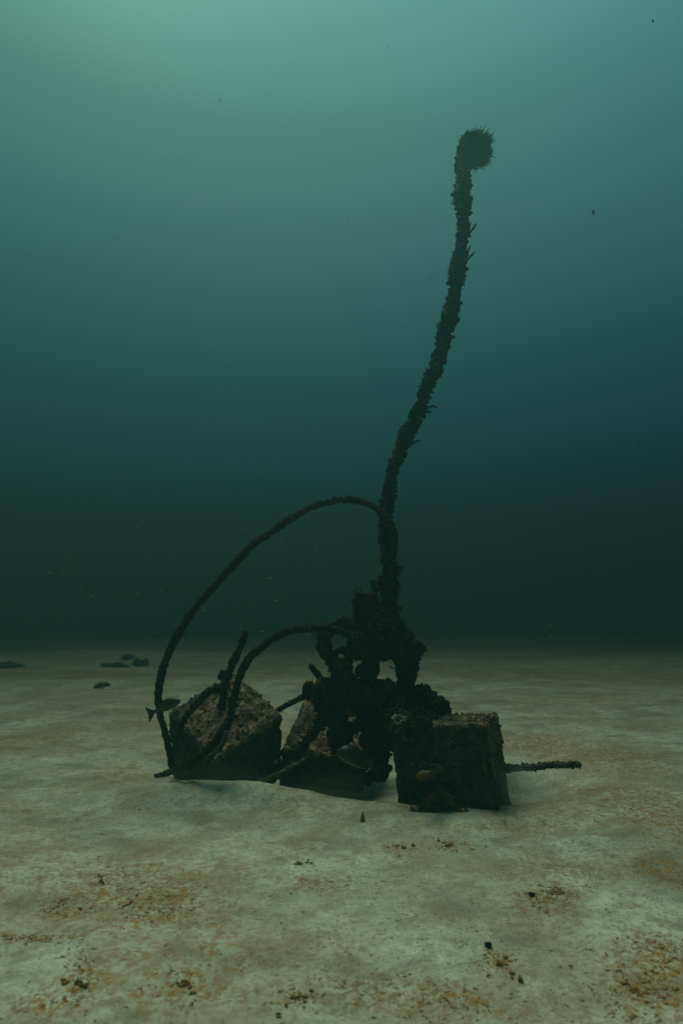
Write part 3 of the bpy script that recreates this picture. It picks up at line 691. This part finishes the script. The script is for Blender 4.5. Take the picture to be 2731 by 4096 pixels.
# two darker fish farther off in open water
M_shade, *_q = new_mat('far_fish'); _q[2].inputs['Base Color'].default_value = (.02, .03, .03, 1)
for (px, py, Yd, sz, yaw, pit, lab) in ((2371, 849, 5.0, .095, .9, -.7, 'small dark fish hanging in open water to the right of the buoy'), (2609, 84, 6.0, .075, 1.0, -1.1, 'faint dark fish near the surface glow at the far upper right')):
    o = bpy.data.objects.new('small_fish', fry0.data.copy()); C.objects.link(o); o.data.materials.clear(); o.data.materials.append(M_shade)
    o.location = P(px, py, Yd); o.rotation_euler = (0, pit, yaw); o.scale = (sz * .55, sz * 1.5, sz * 1.3); tag(o, lab, 'fish')

# ------------------------------------------------------------------ things on the sand
def ground_hit(px, py):
    lo = None
    for Yd in np.arange(.9, 40, .01) if py < 3000 else np.arange(.9, 5, .004):
        p = P(px, py, Yd)
        if p[2] <= gz(p[0], p[1]): return p
    return P(px, py, 12)
# loose algae litter: too many bits to count
g = MB(); cnt = 0
def scatter(px0, py0, sx, sy, n, r0, r1, tall=.5):
    for i in range(int(n * 1.8)):
        p = ground_hit_fast(R3.normal(px0, sx), R3.normal(py0, sy))
        if p is None: continue
        r = .75 * (r0 + (r1 - r0) * R3.rand() ** 3); v, f = ICO[1]
        for _ in range(rnd.randint(1, 4)):
            rr = r * rnd.uniform(.3, .7)
            g.add(v * (1 + .9 * (R3.rand(len(v), 1) - .5)) * rr * (.5 + 1.0 * R3.rand(3)) * [1.3, 1, tall] + p + [rnd.gauss(0, r * .9), rnd.gauss(0, r * .9), rr * .05], f)
def ground_hit_fast(px, py):
    if py > 4300: return None
    x = (px - W_PX / 2) / F_PX; v = (H_PX / 2 - py) / F_PX; d = np.array([x, CP - v * SP, SP + v * CP])
    if d[2] > -.02: return None
    t = -CAM_H / d[2]
    for _ in range(4):
        p = np.array([0, 0, CAM_H]) + d * t; t = (gz(p[0], p[1]) - CAM_H) / d[2]
    return np.array([0, 0, CAM_H]) + d * t
for a in [(480,3560,130,50,70,.002,.007),(620,3640,110,45,90,.002,.006),(260,3620,60,20,30,.003,.009),(110,3755,110,10,34,.003,.009),(720,3560,60,40,40,.002,.005),
          (320,3900,45,60,40,.003,.009),(720,3940,60,50,40,.002,.006),(1200,3990,45,30,30,.002,.007),(2010,3850,45,35,34,.003,.009),(1950,3790,10,8,6,.004,.009),
          (2210,3570,70,30,70,.002,.008),(2150,3620,90,40,50,.002,.006),(1790,3385,50,14,40,.002,.007),(1600,3400,60,20,26,.002,.006),(2600,3950,120,110,130,.003,.008),
          (2650,3820,80,60,60,.003,.007),(1800,4000,120,50,80,.002,.006),(1500,3960,120,60,50,.002,.006),(1350,3500,500,200,160,.0012,.004),(2200,3300,300,120,120,.0012,.004),
          (1960,3300,180,16,60,.001,.004),(2450,3020,170,60,130,.0012,.004),(500,3300,350,120,90,.001,.004),(2300,3480,250,80,90,.001,.004),(1365,3850,900,180,200,.0012,.005),
          (1250,3530,80,25,26,.002,.006),(1900,3640,400,130,120,.0012,.005),(150,2950,200,60,90,.001,.004),(1500,3290,200,30,60,.001,.003)]:
    scatter(*a)
lt = g.build('algae_litter', M_litter, loc=(0, 0, 0)); tag(lt, 'crumbs of brown algae and shell litter scattered over the sand', 'litter', kind='stuff'); del lt['_o']
# small weed tufts that stand out
spots = [(1450,3285,'dark pointed shell standing on the sand before the blocks',0), (505,3625,'dark weed clump in the lower left of the sand',1), (1228,3450,'small brown weed clump below the gap between blocks',1),
         (1788,3378,'upright brown twiggy weed on the sand under the right block',1), (1608,3388,'small brown weed left of the twiggy weed below the right block',1), (1200,3995,'round brown weed clump at the bottom edge left of centre',1),
         (2020,3865,'dark brown weed clump low on the right sand',1), (2225,3570,'flat olive weed patch right of centre on the sand',1), (315,3930,'yellowish weed clump at the lower left corner area',1), (2125,3585,'small black pebble beside the flat olive weed patch',2),
         (1952,3788,'dark round pebble above the dark brown weed clump',2), (400,3525,'grey green weed tuft left of centre on the sand',1), (740,3940,'small dark weed clump at the lower left middle',1), (2530,3960,'dark weed tuft at the lower right corner',1)]
for px, py, lab, kind in spots:
    p = ground_hit_fast(px, py); b_ = MB()
    if kind == 0:
        v, f = ICO[3]; q = v.copy(); hgt = (q[:, 2] + 1) / 2; q[:, :2] *= (1.15 - hgt)[:, None]; q = q * [.012, .012, .020] * (1 + .12 * fbm(v * 5, 2)[:, None]); b_.add(q + p + [0, 0, .014], f)
        o = b_.build('seashell', M_litter); tag(o, lab, 'shell')
    elif kind == 2:
        blob(b_, p + [0, 0, .005], (.008, .007, .005), 3, .35, seed=px); o = b_.build('pebble', M_black); tag(o, lab, 'pebble')
    else:
        r = rnd.uniform(.004, .008); ang = rnd.uniform(0, 3.1); cs = []
        for q in range(rnd.randint(5, 11)):
            t_ = rnd.gauss(0, .022); c_ = p + [math.cos(ang) * t_ + rnd.gauss(0, .008), math.sin(ang) * t_ + rnd.gauss(0, .008), .001]
            cs.append(blob(b_, c_, (r * rnd.uniform(.4, 1.2), r * rnd.uniform(.4, 1.1), r * rnd.uniform(.2, .55)), 3, .6, 3, seed=q + px))
        pos = np.vstack([c_[0] for c_ in cs]); nr = np.vstack([c_[1] for c_ in cs])
        up = nr[:, 2] > .1; tufts(b_, pos[up], nr[up] + [0, 0, .5], rnd.randint(10, 40), .004, .014, (2, 5), .0014); o = b_.build('seaweed_tuft', M_litter); tag(o, lab, 'seaweed', 'seaweed tufts on the sand')
# far dark clumps on the sand
for (px0, px1, py, h, lab) in ((410, 500, 2668, 12, 'long low dark weed clump far back on the left sand'), (535, 582, 2664, 22, 'rounded dark weed clump at the right end of the far patch'), (-60, 85, 2668, 16, 'flat dark weed clump far back at the left edge'), (395, 416, 2750, 5, 'small dim mound of weed on the left sand'), (502, 520, 2637, 14, 'tiny upright weed above the far dark patch')):
    p0, p1 = ground_hit((px0 + px1) / 2, py), None; k = ppm(p0); wd = (px1 - px0) / k; b_ = MB()
    for q in range(7):
        c_ = p0 + [wd * (q / 6 - .5) * .8, rnd.uniform(-.15, .15), .3 * h / k]
        pos, nr = blob(b_, c_, (wd * .17, wd * .14, h / k * rnd.uniform(.25, .75)), 3, .7, 3, seed=q + px0)
        tufts(b_, pos, nr, 60, .02, .08, (2, 4), .008)
    o = b_.build('weed_clump', M_reef); tag(o, lab, 'seaweed')

# ------------------------------------------------------------------ the water itself: one even volume round everything
hb = MB(); x0, x1, y0, y1, z0, z1 = -330, 330, -330, 330, -1.6, 4.4
hv = [(x, y, z) for z in (z0, z1) for y in (y0, y1) for x in (x0, x1)]
hb.add(hv, [(0, 2, 3, 1), (4, 5, 7, 6), (0, 1, 5, 4), (2, 6, 7, 3), (0, 4, 6, 2), (1, 3, 7, 5)])
mh = bpy.data.materials.new('water_haze'); mh.use_nodes = True; nn = mh.node_tree.nodes; nn.clear()
vo = nn.new('ShaderNodeVolumePrincipled'); vo.inputs['Color'].default_value = (.028, .084, .088, 1); vo.inputs['Density'].default_value = .20; vo.inputs['Anisotropy'].default_value = .45
mo = nn.new('ShaderNodeOutputMaterial'); mh.node_tree.links.new(vo.outputs[0], mo.inputs['Volume'])
hz = hb.build('haze', mh, smooth=False, loc=(0, 0, 0)); tag(hz, 'dim green water full of fine silt', 'water haze', kind='stuff')
snow = MB(); v_, f_ = ICO[1]
for i in range(900):
    c_ = P(R3.uniform(-200, 2930), R3.uniform(-200, 3100), R3.uniform(.9, 6.5))
    if c_[2] > .05: snow.add(v_ * R3.uniform(.0005, .0016) * (.6 + .8 * R3.rand(3)) + c_, f_)
M_snow = fouling('snow', [(.3, (.2, .2, .16)), (.7, (.45, .45, .38))], 90)
so = snow.build('marine_snow', M_snow, loc=(0, 0, 0)); tag(so, 'fine pale specks of silt drifting through the water', 'drifting specks', kind='stuff')
def silt(cx, rad, dens, lab):
    m = bpy.data.materials.new('silt'); m.use_nodes = True; n = m.node_tree.nodes; l = m.node_tree.links; n.clear()
    t = N(n, 'ShaderNodeTexCoord'); ln = N(n, 'ShaderNodeVectorMath', operation='LENGTH'); l.new(t.outputs['Object'], ln.inputs[0])
    fo = N(n, 'ShaderNodeMapRange', interpolation_type='SMOOTHSTEP', inp={1: 1.0, 2: .05, 3: 0.0, 4: dens}); l.new(ln.outputs['Value'], fo.inputs[0])
    nz = N(n, 'ShaderNodeTexNoise', inp={'Scale': 2.2, 'Detail': 3}); l.new(t.outputs['Object'], nz.inputs['Vector'])
    nr = N(n, 'ShaderNodeMapRange', inp={1: .35, 2: .65, 3: .15, 4: 1.5}); l.new(nz.outputs[0], nr.inputs[0])
    mu = N(n, 'ShaderNodeMath', operation='MULTIPLY'); l.new(fo.outputs[0], mu.inputs[0]); l.new(nr.outputs[0], mu.inputs[1])
    vo = n.new('ShaderNodeVolumePrincipled'); vo.inputs['Color'].default_value = (.55, .62, .52, 1); l.new(mu.outputs[0], vo.inputs['Density'])
    ou = n.new('ShaderNodeOutputMaterial'); l.new(vo.outputs[0], ou.inputs['Volume'])
    b_ = MB(); b_.add(ICO[3][0], ICO[3][1]); o = b_.build('silt_cloud', m, loc=(0, 0, 0)); o.location = cx; o.scale = rad
    tag(o, lab, 'silt cloud', kind='stuff')
silt(P(2030, 3175, 2.62), (.24, .18, .15), 9.0, 'puff of pale silt hanging at the right foot of the upright block')
silt(P(1350, 3160, 2.80), (.42, .20, .09), 1.5, 'thin veil of silt lying in the hollow before the middle block')
silt(P(850, 3110, 2.66), (.36, .14, .10), 1.0, 'thin veil of silt along the foot of the tilted left block')
for o in C.objects:
    if '_o' in o: del o['_o']
